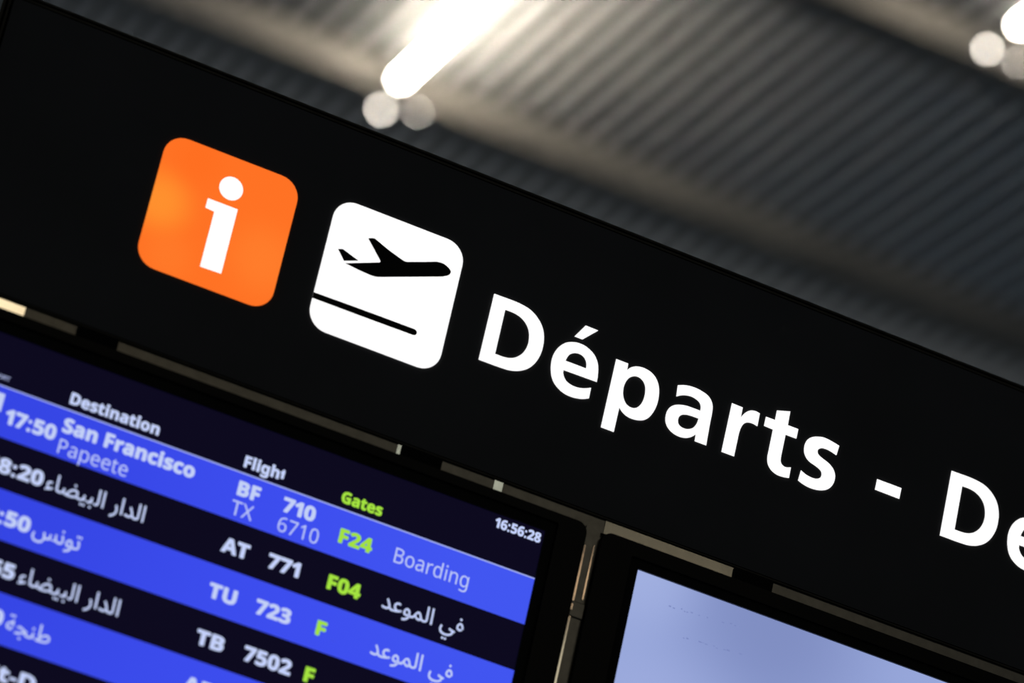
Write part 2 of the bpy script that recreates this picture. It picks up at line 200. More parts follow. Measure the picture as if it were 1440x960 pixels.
 [[2936, 593, 3156, 597, 3375, 600, 3595, 604, 3815, 606, 4035, 608, 4255, 609, 4476, 610, 4696, 611, 4707, 606, 4719, 603, 4730, 598, 4738, 592, 4744, 584, 4749, 574, 4751, 563, 4751, 552, 4748, 542, 4741, 530, 4734, 520, 4726, 512, 4719, 508, 4711, 506, 4703, 505, 4694, 503, 4473, 501, 4251, 498, 4029, 496, 3808, 494, 3589, 493, 3371, 492, 3153, 491, 2935, 490]]]))
BOLD_CHARS = '- 0 1 2 3 4 5 6 7 8 9 : A B D F G S T U a c e g h i l n o r s t'
THIN_CHARS = '0 1 6 7 B O P R T X a d e g i n o p r t'
ARABIC_CODES = 'FE8D FEDF FEAA FEAD FE92 FEF4 FEC0 FE8E FE80 FE97 FEEE FEE7 FEB2 FEC3 FEE8 FEA0 FE94 FED3 FEF2 FEE4 FECB'
GLYPH = dict(zip(['b'+c for c in BOLD_CHARS.split()]+['r'+c for c in THIN_CHARS.split()]+['a'+c.lower() for c in ARABIC_CODES.split()],
[[216,[[27,154,27,206,189,206,189,154]]],
[384,[[191,-7,139,1,96,22,64,59,42,108,29,168,24,240,26,289,31,333,40,373,53,407,71,435,93,457,121,474,153,484,191,487,244,480,286,458,318,422,341,373,355,312,359,240,357,191,352,147,343,107,330,74,312,45,290,23,263,6,230,-3],[191,75,214,80,231,93,244,116,252,148,257,189,259,240,257,290,252,331,244,363,231,386,214,400,191,405,169,400,151,386,139,363,131,331,126,290,125,240,126,190,131,149,139,117,151,94,169,80]]],
[384,[[176,0,176,277,177,323,179,373,164,358,144,340,89,296,40,357,194,480,277,480,277,0]]],
[384,[[27,0,27,71,147,192,206,254,219,271,230,286,238,300,243,314,247,329,248,345,246,362,241,376,232,388,220,395,206,400,189,402,171,400,153,396,136,389,118,379,100,367,81,353,26,418,70,451,86,461,104,469,123,476,145,482,170,485,197,486,227,484,254,479,278,469,299,456,316,441,330,423,340,402,347,380,349,357,347,331,342,307,333,284,321,263,305,241,287,220,215,148,153,90,153,85,362,85,362,0]]],
[384,[[164,-7,114,-4,68,5,26,19,26,105,46,96,68,88,90,82,112,77,133,75,153,74,186,76,211,82,229,93,241,107,249,125,251,146,250,158,247,170,241,180,233,188,221,195,206,200,187,204,163,207,136,208,99,208,99,285,136,285,164,286,186,289,204,294,218,300,228,308,235,317,240,327,243,338,244,350,242,366,237,379,228,390,215,398,198,403,175,404,153,403,134,399,116,393,73,369,26,439,46,452,68,463,92,473,119,480,149,485,183,486,229,483,268,473,300,456,324,434,338,406,343,372,340,341,330,315,313,293,292,275,267,262,240,253,240,251,275,244,304,232,327,216,344,195,354,169,357,140,355,113,348,88,337,65,321,44,300,27,274,12,243,2,206,-5]]],
[384,[[216,0,216,99,11,99,11,170,222,480,315,480,315,178,373,178,373,99,315,99,315,0],[101,178,216,178,216,259,217,297,219,338,220,363,218,363,205,337,189,311]]],
[384,[[162,-7,137,-6,114,-4,91,0,70,5,50,12,33,19,33,107,51,99,71,91,93,85,116,80,137,77,158,76,186,78,209,84,227,94,241,109,249,128,251,152,247,178,236,198,217,213,190,221,155,224,116,221,83,214,42,235,60,480,320,480,320,394,149,394,140,300,165,304,201,306,230,304,256,299,279,289,301,277,319,260,333,240,344,217,351,191,353,161,348,112,332,71,305,38,268,13,220,-2]]],
[384,[[199,-7,167,-4,138,3,110,16,86,33,64,57,47,85,34,119,26,158,24,203,24,231,26,258,30,285,35,312,42,337,51,362,62,385,76,406,93,425,113,443,136,457,162,469,192,478,226,483,264,485,297,484,328,480,328,399,301,404,271,406,234,404,203,397,178,387,159,373,143,355,132,334,125,310,119,284,117,256,121,256,131,271,144,284,160,296,178,304,200,310,225,312,264,307,298,294,325,272,346,242,358,205,362,160,357,112,342,71,318,38,285,13,245,-2],[197,75,215,77,231,84,245,95,256,111,262,132,264,158,262,180,257,198,248,214,235,225,219,231,199,234,185,233,172,229,160,224,149,217,141,208,134,199,128,188,125,178,124,167,125,153,128,138,132,124,139,111,147,99,157,89,169,81,182,76]]],
[384,[[75,0,255,394,18,394,18,480,362,480,362,416,181,0]]],
[384,[[192,-7,142,-3,101,9,67,28,43,53,28,85,24,122,26,153,35,179,50,201,70,220,91,237,116,251,95,265,77,281,61,299,48,320,41,344,38,371,41,395,48,416,60,435,76,450,95,463,117,473,141,480,166,484,192,486,219,484,244,480,268,473,290,463,308,450,324,435,336,416,343,395,345,370,342,343,334,319,321,299,303,282,282,266,259,253,308,222,322,209,335,196,346,180,354,163,358,145,360,124,358,99,351,76,339,55,323,37,303,22,280,9,253,0,224,-5],[192,296,207,303,220,312,232,321,242,333,248,346,250,363,248,377,243,389,233,399,221,406,207,410,191,412,176,410,162,406,150,399,141,389,135,377,134,363,136,347,141,334,151,322,163,313,177,304],[191,68,214,70,233,75,247,84,258,96,264,110,266,127,265,139,261,149,255,159,229,184,196,204,187,209,168,198,151,187,137,175,126,161,120,145,118,128,120,111,126,97,136,85,150,75,169,70]]],
[384,[[120,-7,87,-6,55,-2,55,79,83,75,113,73,150,75,180,81,205,92,225,106,240,124,251,144,259,168,264,194,267,222,263,222,252,207,240,194,225,183,207,174,184,168,156,167,118,171,86,184,58,206,38,236,26,274,21,318,26,367,41,407,65,441,98,465,138,480,185,485,216,482,246,475,273,462,298,445,319,422,336,393,350,359,357,320,360,275,359,247,357,220,354,193,349,167,342,141,333,117,321,93,307,72,290,53,271,35,248,21,221,9,191,0,157,-5],[185,244,199,246,212,249,224,255,234,262,243,270,250,280,255,290,258,300,259,311,258,326,256,340,251,355,245,368,237,380,227,390,215,398,202,402,187,404,168,401,152,395,138,383,128,367,122,346,120,320,121,298,127,280,136,265,148,253,165,247]]],
[180,[[89,278,79,279,69,283,60,289,54,297,50,309,48,324,50,339,54,351,60,359,69,365,79,368,89,369,100,368,110,365,119,359,126,351,130,339,132,324,130,309,126,297,119,289,110,283,100,279],[89,-9,79,-8,69,-5,60,1,54,10,50,22,48,36,50,51,54,63,60,71,69,77,79,80,89,81,100,80,110,77,119,71,126,63,130,51,132,36,130,22,126,10,119,1,110,-5,100,-8]]],
[463,[[0,0,169,482,293,482,463,0,354,0,319,114,144,114,109,0],[170,199,295,199,259,311,251,340,240,375,232,407,223,374,212,336,204,311]]],
[451,[[60,0,60,480,210,480,268,477,317,468,355,453,382,430,398,399,404,358,401,332,395,309,384,289,370,272,352,261,330,255,330,251,345,247,360,242,373,234,385,225,396,213,404,199,411,183,414,162,416,139,410,99,395,65,369,37,333,16,291,4,240,0],[162,289,221,289,247,291,268,296,282,304,292,314,298,328,300,345,297,361,291,374,279,384,263,391,242,395,216,396,162,396],[162,84,228,84,256,86,277,92,292,102,302,115,308,131,310,149,308,166,302,180,292,192,276,202,254,207,225,209,162,209]]],
[497,[[60,0,60,480,211,480,259,477,302,468,342,453,376,432,404,406,427,374,444,336,455,293,458,244,450,170,427,109,389,61,337,27,273,7,196,0],[162,84,206,84,258,90,300,109,329,141,347,185,353,242,349,290,337,329,318,359,291,380,257,392,216,396,162,396]]],
[369,[[60,0,60,480,335,480,335,396,161,396,161,273,323,273,323,189,161,189,161,0]]],
[486,[[262,-7,196,0,141,21,97,56,65,105,45,166,39,240,42,288,52,332,68,371,91,405,119,433,153,456,193,473,238,483,289,486,315,485,340,483,365,478,389,472,411,465,432,457,398,375,348,394,329,398,309,401,289,402,261,399,235,393,212,381,192,366,175,347,162,325,152,299,146,270,144,238,145,208,149,181,156,155,167,133,180,114,197,98,217,87,241,80,269,78,305,80,333,85,333,185,242,185,242,269,433,269,433,21,354,1,326,-3,295,-6]]],
[370,[[167,-7,118,-4,73,6,31,22,31,117,102,90,126,83,150,79,175,77,197,79,215,84,228,92,237,102,242,114,244,128,241,145,232,160,217,172,198,183,176,195,150,207,114,225,77,253,66,265,56,279,48,293,41,310,38,329,36,350,41,390,56,423,80,450,113,470,152,482,199,486,223,485,247,482,270,478,341,453,308,373,249,394,232,398,214,401,195,402,178,400,163,396,151,388,143,378,137,367,136,353,138,337,146,324,158,313,176,302,199,290,226,277,250,265,271,253,289,241,305,227,318,212,329,196,337,178,342,157,343,133,338,93,323,59,297,31,262,10,219,-2]]],
[389,[[144,0,144,395,13,395,13,480,375,480,375,395,245,395,245,0]]],
[508,[[252,-7,193,-1,145,15,107,42,79,78,63,121,57,171,57,480,158,480,158,186,161,151,169,123,183,103,201,89,225,81,255,79,285,81,309,90,327,105,339,126,347,153,349,187,349,480,451,480,451,169,448,137,441,107,429,80,412,55,390,34,363,16,331,4,294,-4]]],
[406,[[142,-7,111,-4,84,6,60,22,43,44,32,73,28,109,33,145,46,174,69,196,101,212,142,222,192,226,256,228,256,244,254,262,249,276,241,287,229,294,215,299,199,300,181,299,164,297,146,292,95,273,62,341,83,351,105,359,128,365,152,370,177,373,203,374,248,371,286,360,316,342,338,317,351,285,355,244,355,0,285,0,266,50,263,50,247,32,231,17,214,7,194,-1,170,-5],[179,66,200,69,218,75,234,86,246,100,253,118,256,140,256,170,217,169,188,166,166,160,150,151,139,139,133,125,131,109,132,95,137,84,144,76,154,71,166,68]]],
[345,[[201,-7,151,-2,109,13,75,39,50,75,35,122,30,181,33,223,40,260,53,291,70,317,91,337,117,353,145,364,176,371,210,373,234,373,256,370,276,366,324,349,295,271,251,287,210,293,182,288,160,275,145,253,135,222,132,182,135,148,141,121,153,101,168,86,187,77,210,75,230,75,249,78,266,83,282,89,298,97,313,106,313,21,297,12,281,5,265,0,247,-4,226,-6]]],
[397,[[218,-7,183,-4,151,2,121,14,95,30,73,50,54,76,41,106,33,141,30,181,33,221,40,257,52,288,69,314,89,335,113,352,140,364,170,371,203,373,251,369,291,354,324,330,348,297,363,256,368,207,368,158,132,158,135,132,143,110,157,92,175,79,197,71,223,68,246,69,267,71,287,75,307,80,327,88,347,97,347,19,329,11,310,5,290,0,269,-4,245,-6],[134,225,274,225,272,246,266,265,257,280,243,293,226,300,204,302,186,300,170,294,156,283,145,269,138,249]]],
[425,[[189,-161,117,-156,95,-153,74,-147,52,-140,52,-60,98,-75,146,-85,195,-88,223,-85,245,-75,260,-58,270,-35,273,-5,273,3,274,26,275,48,273,48,259,30,244,16,228,6,209,-1,190,-5,169,-7,128,-1,94,16,67,43,46,81,34,127,30,183,34,238,47,285,68,323,96,351,131,368,171,373,213,367,249,350,277,320,280,320,288,367,373,367,373,-1,368,-49,352,-89,326,-120,291,-143,245,-157],[204,72,227,74,246,82,261,94,271,112,277,137,279,170,279,182,277,218,271,246,261,267,247,281,227,289,203,292,177,288,158,274,144,252,135,221,132,181,135,142,144,111,158,89,178,76]]],
[441,[[52,0,52,510,152,510,152,406,151,355,148,320,153,320,166,337,181,350,198,361,217,368,238,372,259,373,296,370,328,359,355,342,375,316,387,282,391,239,391,0,291,0,291,214,288,243,281,265,270,281,253,290,232,293,205,290,184,280,170,262,160,238,154,209,152,173,152,0]]],
[205,[[103,412,88,414,75,417,64,423,55,432,50,445,48,461,50,478,55,491,64,500,75,506,88,509,103,510,117,509,130,506,141,500,150,491,155,478,157,461,155,445,150,432,141,423,130,417,117,414],[52,0,52,367,152,367,152,0]]],
[205,[[52,0,52,510,152,510,152,0]]],
[441,[[52,0,52,367,129,367,142,320,148,320,161,337,177,350,196,361,217,368,238,372,261,373,297,370,329,359,355,342,375,316,387,282,391,239,391,0,291,0,291,214,289,238,285,258,277,274,265,285,250,291,232,293,204,290,184,280,169,262,160,238,154,209,152,173,152,0]]],
[416,[[207,-7,174,-4,144,3,116,15,91,32,70,54,53,80,40,111,33,145,30,184,36,240,51,287,78,324,114,352,157,368,209,373,242,371,272,364,300,351,325,334,346,313,363,287,375,257,383,223,385,184,380,128,364,81,337,43,302,15,258,-1],[208,74,232,77,251,86,266,102,276,123,281,151,283,184,281,217,276,244,266,266,251,281,232,290,208,293,184,290,164,281,150,266,140,244,134,217,132,184,134,151,140,123,150,102,164,86,184,77]]],
[305,[[52,0,52,367,128,367,143,305,148,305,160,323,175,339,192,353,212,364,234,371,257,373,275,373,291,371,283,277,270,279,254,280,237,279,221,276,205,271,190,264,178,254,167,242,159,227,154,208,152,187,152,0]]],
[334,[[152,-7,86,-2,68,2,49,8,31,15,31,97,95,75,117,70,137,67,155,66,173,67,187,70,197,75,204,82,208,89,210,98,204,115,183,132,130,156,74,185,60,195,49,207,41,220,35,235,31,252,30,271,35,303,48,328,70,348,99,362,134,371,175,373,198,373,219,370,240,367,261,361,283,354,304,345,274,273,223,292,207,296,190,299,174,300,149,297,135,289,130,275,135,260,157,244,206,223,261,196,275,187,286,175,296,162,303,147,307,129,308,109,304,75,291,46,269,23,238,7,199,-3]]],
[291,[[178,-7,157,-6,137,-2,119,4,103,13,90,25,78,41,70,61,65,86,63,115,63,291,15,291,15,334,71,367,99,445,163,445,163,367,266,367,266,291,163,291,163,115,165,102,169,92,175,84,184,78,195,74,207,73,239,77,270,85,270,10,230,-2]]],
[384,[[191,-7,142,1,102,22,72,59,50,108,37,169,33,240,35,290,40,334,49,373,61,407,78,435,99,458,125,474,156,484,191,487,241,480,281,458,312,422,334,373,347,313,351,240,349,191,344,147,335,108,322,74,305,45,284,23,258,6,227,-3],[191,44,224,49,249,65,268,92,281,130,289,180,291,240,289,300,281,349,268,388,249,415,224,431,191,437,159,431,133,415,115,388,102,349,95,300,92,240,95,180,102,131,115,93,133,65,159,49]]],
[384,[[181,0,181,335,181,381,183,418,164,400,142,381,91,339,60,379,189,480,238,480,238,0]]],
[384,[[200,-7,171,-4,143,3,118,16,95,34,75,57,59,86,47,120,39,160,37,205,38,239,41,273,46,307,54,339,65,369,79,397,97,423,119,444,146,462,177,475,214,484,257,486,288,485,316,480,316,430,288,436,258,438,229,436,203,431,181,422,162,411,145,397,132,380,121,361,113,341,106,318,101,295,98,270,96,244,100,244,112,259,126,272,143,284,163,293,187,298,214,300,253,296,286,283,314,262,336,233,348,197,353,154,348,108,334,69,311,36,281,12,244,-2],[199,43,226,46,249,55,268,70,283,92,291,120,294,154,292,183,284,207,271,227,253,242,230,251,201,254,181,252,163,248,146,241,132,231,120,220,110,208,103,194,98,180,97,166,98,147,102,128,108,108,117,91,128,75,142,61,159,51,178,45]]],
[384,[[91,0,288,426,30,426,30,480,351,480,351,434,156,0]]],
[437,[[65,0,65,480,202,480,257,477,303,468,338,453,364,431,379,400,384,361,382,334,374,311,361,290,343,274,320,262,293,255,293,251,312,247,331,241,348,234,363,224,376,212,386,197,394,180,399,160,400,136,395,96,380,63,356,36,322,16,282,4,234,0],[126,275,214,275,251,278,279,284,299,295,312,310,319,330,322,354,319,378,309,397,294,411,272,420,242,426,205,428,126,428],[126,51,222,51,261,54,290,62,311,76,325,94,333,116,336,141,333,165,324,185,310,202,288,215,257,222,218,225,126,225]]],
[525,[[263,-7,216,-3,174,7,139,24,109,48,84,76,65,111,52,150,44,193,41,241,44,288,52,331,65,370,84,404,109,433,139,456,174,473,216,483,263,487,309,484,349,473,384,456,414,433,439,405,458,370,472,331,481,288,484,240,481,193,472,150,458,110,439,76,414,47,384,24,349,7,308,-3],[263,46,312,51,352,69,382,98,403,137,416,184,420,240,416,297,403,344,382,382,352,411,313,428,263,434,214,428,174,411,143,382,122,344,109,297,105,240,109,184,122,137,143,98,173,69,213,51]]],
[406,[[65,0,65,480,192,480,249,475,295,463,329,443,353,415,367,380,372,338,370,313,364,288,354,264,340,243,320,224,294,208,263,196,225,189,181,187,126,187,126,0],[126,238,174,238,216,241,250,248,276,261,295,279,306,304,310,336,306,364,296,387,280,405,257,418,225,425,187,428,126,428]]],
[418,[[65,0,65,480,197,480,252,476,296,464,329,446,353,419,367,385,372,343,370,319,366,298,358,279,348,264,336,250,322,239,307,229,292,221,276,215,408,0,337,0,221,198,126,198,126,0],[126,249,197,249,233,252,261,259,283,272,298,290,307,313,310,340,306,369,297,391,281,407,259,418,230,425,194,427,126,427]]],
[373,[[156,0,156,426,7,426,7,480,366,480,366,426,217,426,217,0]]],
[394,[[3,0,162,250,13,480,80,480,197,291,316,480,379,480,231,251,391,0,322,0,195,208,66,0]]],
[377,[[144,-7,114,-4,86,5,63,19,45,40,34,67,31,100,36,133,50,161,73,183,106,200,150,210,203,215,265,217,265,238,262,265,256,286,245,301,230,311,212,316,190,318,172,317,154,315,136,310,89,291,71,335,87,343,106,350,126,357,148,362,170,365,193,366,233,363,266,353,291,337,308,314,319,283,322,245,322,0,279,0,268,51,265,51,249,33,233,19,216,7,196,0,173,-5],[158,41,187,44,212,52,234,66,251,86,261,112,264,144,264,176,211,174,171,170,140,163,118,152,103,138,95,121,92,99,94,81,100,66,110,55,124,47,140,43]]],
[413,[[185,-7,143,-2,107,14,77,40,55,76,41,123,37,179,41,236,55,283,78,319,108,346,144,361,185,367,211,365,234,360,254,351,270,340,285,328,297,314,301,314,299,339,297,367,297,510,356,510,356,0,308,0,300,48,297,48,285,34,271,21,254,9,234,0,211,-5],[194,42,228,46,255,56,274,74,287,98,295,129,298,168,298,179,295,220,288,254,275,282,256,302,229,314,193,318,164,313,140,301,122,280,109,252,101,218,98,178,101,138,109,105,122,78,141,58,165,46]]],
[379,[[210,-7,177,-4,147,3,120,14,96,30,75,51,59,76,47,106,39,140,37,177,39,215,46,249,57,279,72,305,90,326,112,344,138,357,166,364,196,367,226,364,252,358,276,347,296,331,313,312,327,290,337,264,343,235,345,204,345,169,98,169,102,131,113,100,129,76,152,58,180,47,213,44,235,44,255,46,274,50,328,69,328,17,274,-1,255,-4,234,-6],[99,216,283,216,280,244,273,269,262,290,245,306,223,315,195,318,169,315,147,306,129,291,114,271,105,245]]],
[413,[[195,-161,145,-159,102,-151,65,-138,65,-84,103,-100,148,-109,198,-112,227,-109,251,-100,271,-85,286,-65,295,-40,298,-11,298,3,298,27,300,48,297,48,268,17,231,-1,185,-7,142,-1,106,15,76,42,54,79,41,125,37,179,41,233,54,278,76,316,106,344,142,361,185,367,208,365,229,361,249,353,267,343,283,329,298,312,301,312,309,360,356,360,356,-6,352,-53,338,-92,317,-122,286,-144,245,-157],[194,42,227,45,253,55,273,71,287,94,295,126,298,165,298,179,295,224,287,259,273,285,252,303,226,313,193,317,165,313,142,301,123,281,109,254,101,220,98,179,101,138,109,104,123,77,141,57,165,46]]],
[173,[[87,420,78,421,70,424,62,429,57,436,54,446,52,457,54,469,57,479,62,486,70,491,78,494,87,495,96,494,104,491,111,486,117,479,120,469,122,457,120,446,117,436,111,429,104,424,96,421],[57,0,57,360,116,360,116,0]]],
[415,[[57,0,57,360,105,360,113,311,117,311,130,328,146,342,165,353,186,361,208,365,230,367,270,363,302,353,328,335,346,310,357,277,361,234,361,0,302,0,302,230,299,262,289,286,273,303,251,314,222,317,186,313,158,302,139,283,126,258,119,226,116,187,116,0]]],
[406,[[202,-7,172,-4,143,3,117,15,94,32,75,53,58,79,46,109,39,143,37,181,42,236,57,282,82,318,116,345,156,361,204,367,236,364,264,357,290,345,314,328,333,307,349,282,361,252,368,218,370,181,365,126,350,79,325,42,291,15,250,-1],[203,42,237,46,263,59,283,80,298,107,306,141,309,181,306,220,298,253,283,281,263,301,236,313,203,317,169,313,143,301,123,281,109,253,101,220,98,181,101,141,109,107,123,80,143,59,170,46]]],
[413,[[57,-161,57,360,105,360,113,311,116,311,128,326,142,339,158,351,178,360,201,365,228,367,270,362,305,346,335,320,358,284,372,238,376,181,372,124,358,78,335,41,305,14,269,-1,228,-7,202,-5,179,0,159,9,142,20,128,32,116,46,112,46,115,17,116,-13,116,-161],[219,42,240,44,258,50,273,60,286,74,296,90,305,110,310,132,314,155,315,181,312,220,304,253,291,280,272,301,248,313,218,317,185,314,159,303,140,286,127,262,119,231,116,192,116,181,119,140,126,106,138,78,157,58,184,46]]],
[277,[[57,0,57,360,105,360,112,294,115,294,128,313,143,330,160,345,179,357,201,364,225,367,247,366,267,363,260,308,241,312,221,313,203,311,186,306,169,298,154,286,141,272,131,256,123,236,118,215,116,192,116,0]]],
[242,[[167,-7,149,-6,132,-2,115,3,100,11,87,22,77,37,68,55,63,78,62,105,62,314,11,314,11,343,62,366,86,443,121,443,121,360,225,360,225,314,121,314,121,106,123,86,128,70,137,57,148,49,162,43,177,42,205,44,228,49,228,4,201,-4]]],
[141,[[55,0,43,423,91,423,103,0]]],
[154,[[0,-3,5,46,26,46,41,49,53,52,61,58,66,65,68,75,69,122,58,423,106,423,118,127,116,71,113,56,108,42,100,30,91,20,79,12,64,5,46,1,25,-2]]],
[315,[[127,46,146,46,162,48,175,52,185,56,194,62,200,69,205,77,207,86,208,96,202,124,185,162,160,205,130,251,171,278,212,212,241,154,260,103,265,87,272,74,278,65,285,57,293,52,300,49,321,46,328,45,334,43,339,39,342,34,344,29,345,23,344,16,341,11,337,5,331,1,324,-2,315,-3,302,-2,290,0,277,4,265,10,254,19,245,29,237,41,230,56,226,74,250,93,248,77,245,62,239,47,231,33,219,21,203,11,183,3,158,-2,127,-4,86,0,50,10,21,27,44,68,78,53,93,49,109,46]]],
[218,[[2,-136,-15,-91,22,-78,53,-63,77,-46,97,-28,111,-10,122,9,129,28,133,46,134,63,130,95,118,130,93,179,136,201,150,176,161,151,169,128,174,106,177,86,178,68,177,43,173,21,166,0,157,-19,147,-37,134,-54,121,-68,106,-82,91,-94,44,-121]]],
[203,[[0,-3,6,46,45,50,54,54,61,60,67,67,79,104,92,168,139,159,133,135,128,109,126,87,132,66,137,60,144,55,155,51,169,48,187,46,209,46,217,45,223,43,227,39,230,34,232,29,233,23,232,16,229,11,225,5,219,1,211,-2,203,-3,179,-2,159,0,143,4,130,9,119,16,111,25,105,35,100,46,97,59,115,57,95,27,71,8,40,-1],[101,-113,93,-112,86,-109,80,-105,75,-99,72,-92,71,-84,72,-77,75,-70,80,-63,86,-58,93,-56,101,-55,108,-56,115,-58,121,-63,126,-70,129,-77,130,-84,129,-92,126,-99,121,-105,115,-109,108,-112]]],
[221,[[0,-3,6,46,52,50,62,54,71,60,77,67,83,77,87,89,91,104,104,168,151,159,145,135,140,109,138,87,139,71,141,66,144,61,148,57,174,49,227,46,235,45,241,43,245,39,248,34,250,29,251,23,250,16,247,11,242,5,236,1,229,-2,221,-3,164,1,151,4,140,8,131,12,125,18,120,24,116,32,109,59,127,57,106,27,99,19,90,13,81,8,47,-1],[149,-115,142,-114,134,-111,128,-106,124,-100,121,-93,120,-86,121,-78,124,-71,128,-65,134,-60,142,-57,149,-56,157,-57,164,-60,170,-65,175,-71,177,-78,178,-86,177,-93,175,-100,170,-106,164,-111,157,-114],[68,-115,60,-114,53,-111,47,-106,42,-100,39,-93,39,-86,39,-78,42,-71,47,-65,53,-60,60,-57,68,-56,76,-57,83,-60,89,-65,93,-71,96,-78,97,-86,96,-93,93,-100,89,-106,83,-111,76,-114]]],
[563,[[563,-3,524,0,476,12,461,18,448,26,436,35,484,59,527,48,568,46,576,45,582,43,587,39,590,34,592,29,592,23,591,16,588,11,584,5,578,1,571,-2],[287,-11,199,-7,177,-4,158,0,142,5,129,10,118,17,109,24,102,33,97,42,94,53,107,57,97,40,86,27,75,16,64,9,52,4,39,0,0,-3,6,46,19,46,30,48,40,52,48,56,56,63,62,71,77,107,91,163,135,152,128,126,124,104,122,90,123,81,125,73,129,66,134,59,143,54,154,49,168,46,185,43,207,41,298,38,368,43,387,46,404,51,419,57,432,64,443,72,452,81,458,91,462,102,463,114,462,122,460,131,456,140,451,148,445,155,436,161,426,166,414,169,400,170,381,168,362,164,344,155,325,145,307,132,290,118,245,73,214,33,162,34,208,98,226,119,245,138,266,157,287,175,310,189,333,202,356,211,380,217,404,219,424,217,443,213,460,205,474,195,486,184,496,170,503,154,507,137,509,119,506,96,500,74,488,54,471,36,448,20,419,7,383,-3,339,-9],[386,280,379,281,372,284,365,288,361,294,358,301,357,309,358,316,361,323,365,330,372,335,379,337,386,338,394,337,401,335,407,330,412,323,415,316,416,309,415,301,412,294,407,288,401,284,394,281]]],
[172,[[172,-3,143,-2,119,2,100,8,85,16,73,27,65,41,60,57,56,77,55,99,43,423,91,423,103,118,109,73,113,64,120,57,129,52,141,48,158,46,178,46,186,45,192,43,197,39,200,34,202,29,202,23,201,16,198,11,194,5,188,1,181,-2]]],
[244,[[98,28,74,39,54,57,39,83,34,114,35,134,40,151,48,166,58,180,70,191,84,199,100,205,117,209,135,210,156,208,179,203,171,159,152,163,135,164,123,163,113,161,105,157,97,152,91,146,87,139,83,132,81,123,81,114,82,102,86,91,92,80,100,71,109,63,119,56,130,51,140,48,150,47],[24,-34,10,11,67,25,136,47,205,73,223,30,180,13,125,-5,70,-22]]],
[177,[[0,-3,6,46,60,48,72,51,82,56,88,62,93,71,96,82,97,97,92,132,79,175,63,221,111,239,125,196,137,148,142,106,141,87,138,71,134,56,127,43,119,31,108,22,96,14,81,8,64,3,45,0,24,-2],[129,301,121,301,114,304,108,309,103,315,101,322,100,330,101,337,103,344,108,350,114,355,121,358,129,359,137,358,144,355,150,350,154,344,157,337,158,330,157,322,154,315,150,309,144,304,137,301],[48,301,40,301,33,304,27,309,22,315,19,322,18,330,19,337,22,344,27,350,33,355,40,358,48,359,56,358,62,355,68,350,73,344,76,337,77,330,76,322,73,315,68,309,62,304,56,301]]],
[280,[[34,-136,24,-88,89,-74,108,-68,125,-60,141,-50,154,-38,165,-24,174,-8,181,11,185,33,186,57,184,83,180,105,171,124,160,139,148,148,133,151,125,150,117,147,110,142,103,135,97,126,92,116,88,105,86,94,85,81,90,64,104,53,127,47,161,46,286,46,293,45,299,43,304,39,307,34,309,29,309,23,309,16,306,11,301,5,295,1,288,-2,280,-3,138,-3,121,-2,104,0,89,5,74,11,62,19,52,29,44,41,39,55,38,72,39,88,41,104,46,119,51,134,58,148,67,160,76,172,87,181,98,189,111,195,124,199,138,200,155,198,171,193,186,184,199,171,211,155,220,135,227,112,231,85,232,54,230,19,222,-13,210,-41,193,-66,171,-87,144,-105,112,-119,76,-129]]],
[159,[[0,-3,6,46,52,49,63,52,71,57,77,64,81,72,84,83,85,97,80,132,68,175,51,221,99,239,114,196,125,148,130,106,125,64,121,53,116,43,110,33,102,26,94,19,84,13,47,1],[76,301,68,301,61,304,55,309,50,315,47,322,46,330,47,337,50,344,55,350,61,355,68,358,76,359,83,358,90,355,96,350,101,344,104,337,105,330,104,322,101,315,96,309,90,304,83,301]]],
[752,[[186,-138,163,-137,142,-133,122,-128,102,-121,84,-112,68,-101,53,-89,41,-74,31,-58,24,-41,19,-22,18,-1,20,30,29,65,43,104,85,88,75,56,68,28,66,4,68,-16,74,-33,83,-47,95,-60,109,-70,127,-79,146,-84,166,-88,187,-89,213,-88,235,-85,255,-80,272,-73,286,-65,298,-55,308,-45,315,-34,321,-22,325,-9,327,3,328,15,324,65,314,110,301,155,349,168,362,119,368,95,373,82,378,71,383,63,389,56,396,52,403,49,430,46,451,49,457,52,463,56,468,63,473,72,478,84,482,99,494,167,539,159,535,133,530,102,528,77,532,61,535,57,541,53,547,50,582,46,600,47,614,51,625,58,632,68,637,80,638,96,638,125,636,159,631,202,675,205,683,126,686,107,690,90,696,77,702,67,710,59,719,53,730,49,743,46,758,46,766,45,772,43,776,39,779,34,781,29,782,23,781,16,778,11,774,5,768,1,760,-2,752,-3,735,-2,720,1,706,7,694,14,684,22,675,32,669,43,663,55,660,68,670,64,665,48,658,34,650,23,640,14,629,7,617,3,577,-3,560,-2,546,0,534,4,524,9,515,15,508,23,503,33,499,44,496,57,516,57,510,44,503,33,495,23,487,15,477,8,467,3,455,0,442,-2,427,-3,395,2,374,15,360,33,353,55,378,24,375,5,371,-15,365,-34,358,-53,347,-70,334,-86,318,-101,299,-113,277,-124,251,-131,220,-136]]],
[401,[[0,-3,6,46,130,46,219,50,243,54,263,58,281,63,296,70,308,78,317,86,324,96,328,107,329,119,322,141,317,149,311,155,302,162,292,166,280,169,266,170,247,168,228,164,210,155,191,145,173,132,156,118,111,73,80,33,28,34,74,98,92,119,111,138,132,157,153,175,176,189,199,202,222,211,246,217,270,219,290,217,309,213,326,205,340,195,352,184,362,170,369,154,373,137,375,119,372,100,366,81,354,63,338,45,315,31,285,18,228,5,155,-1,62,-3],[56,56,44,423,92,423,104,97]]],
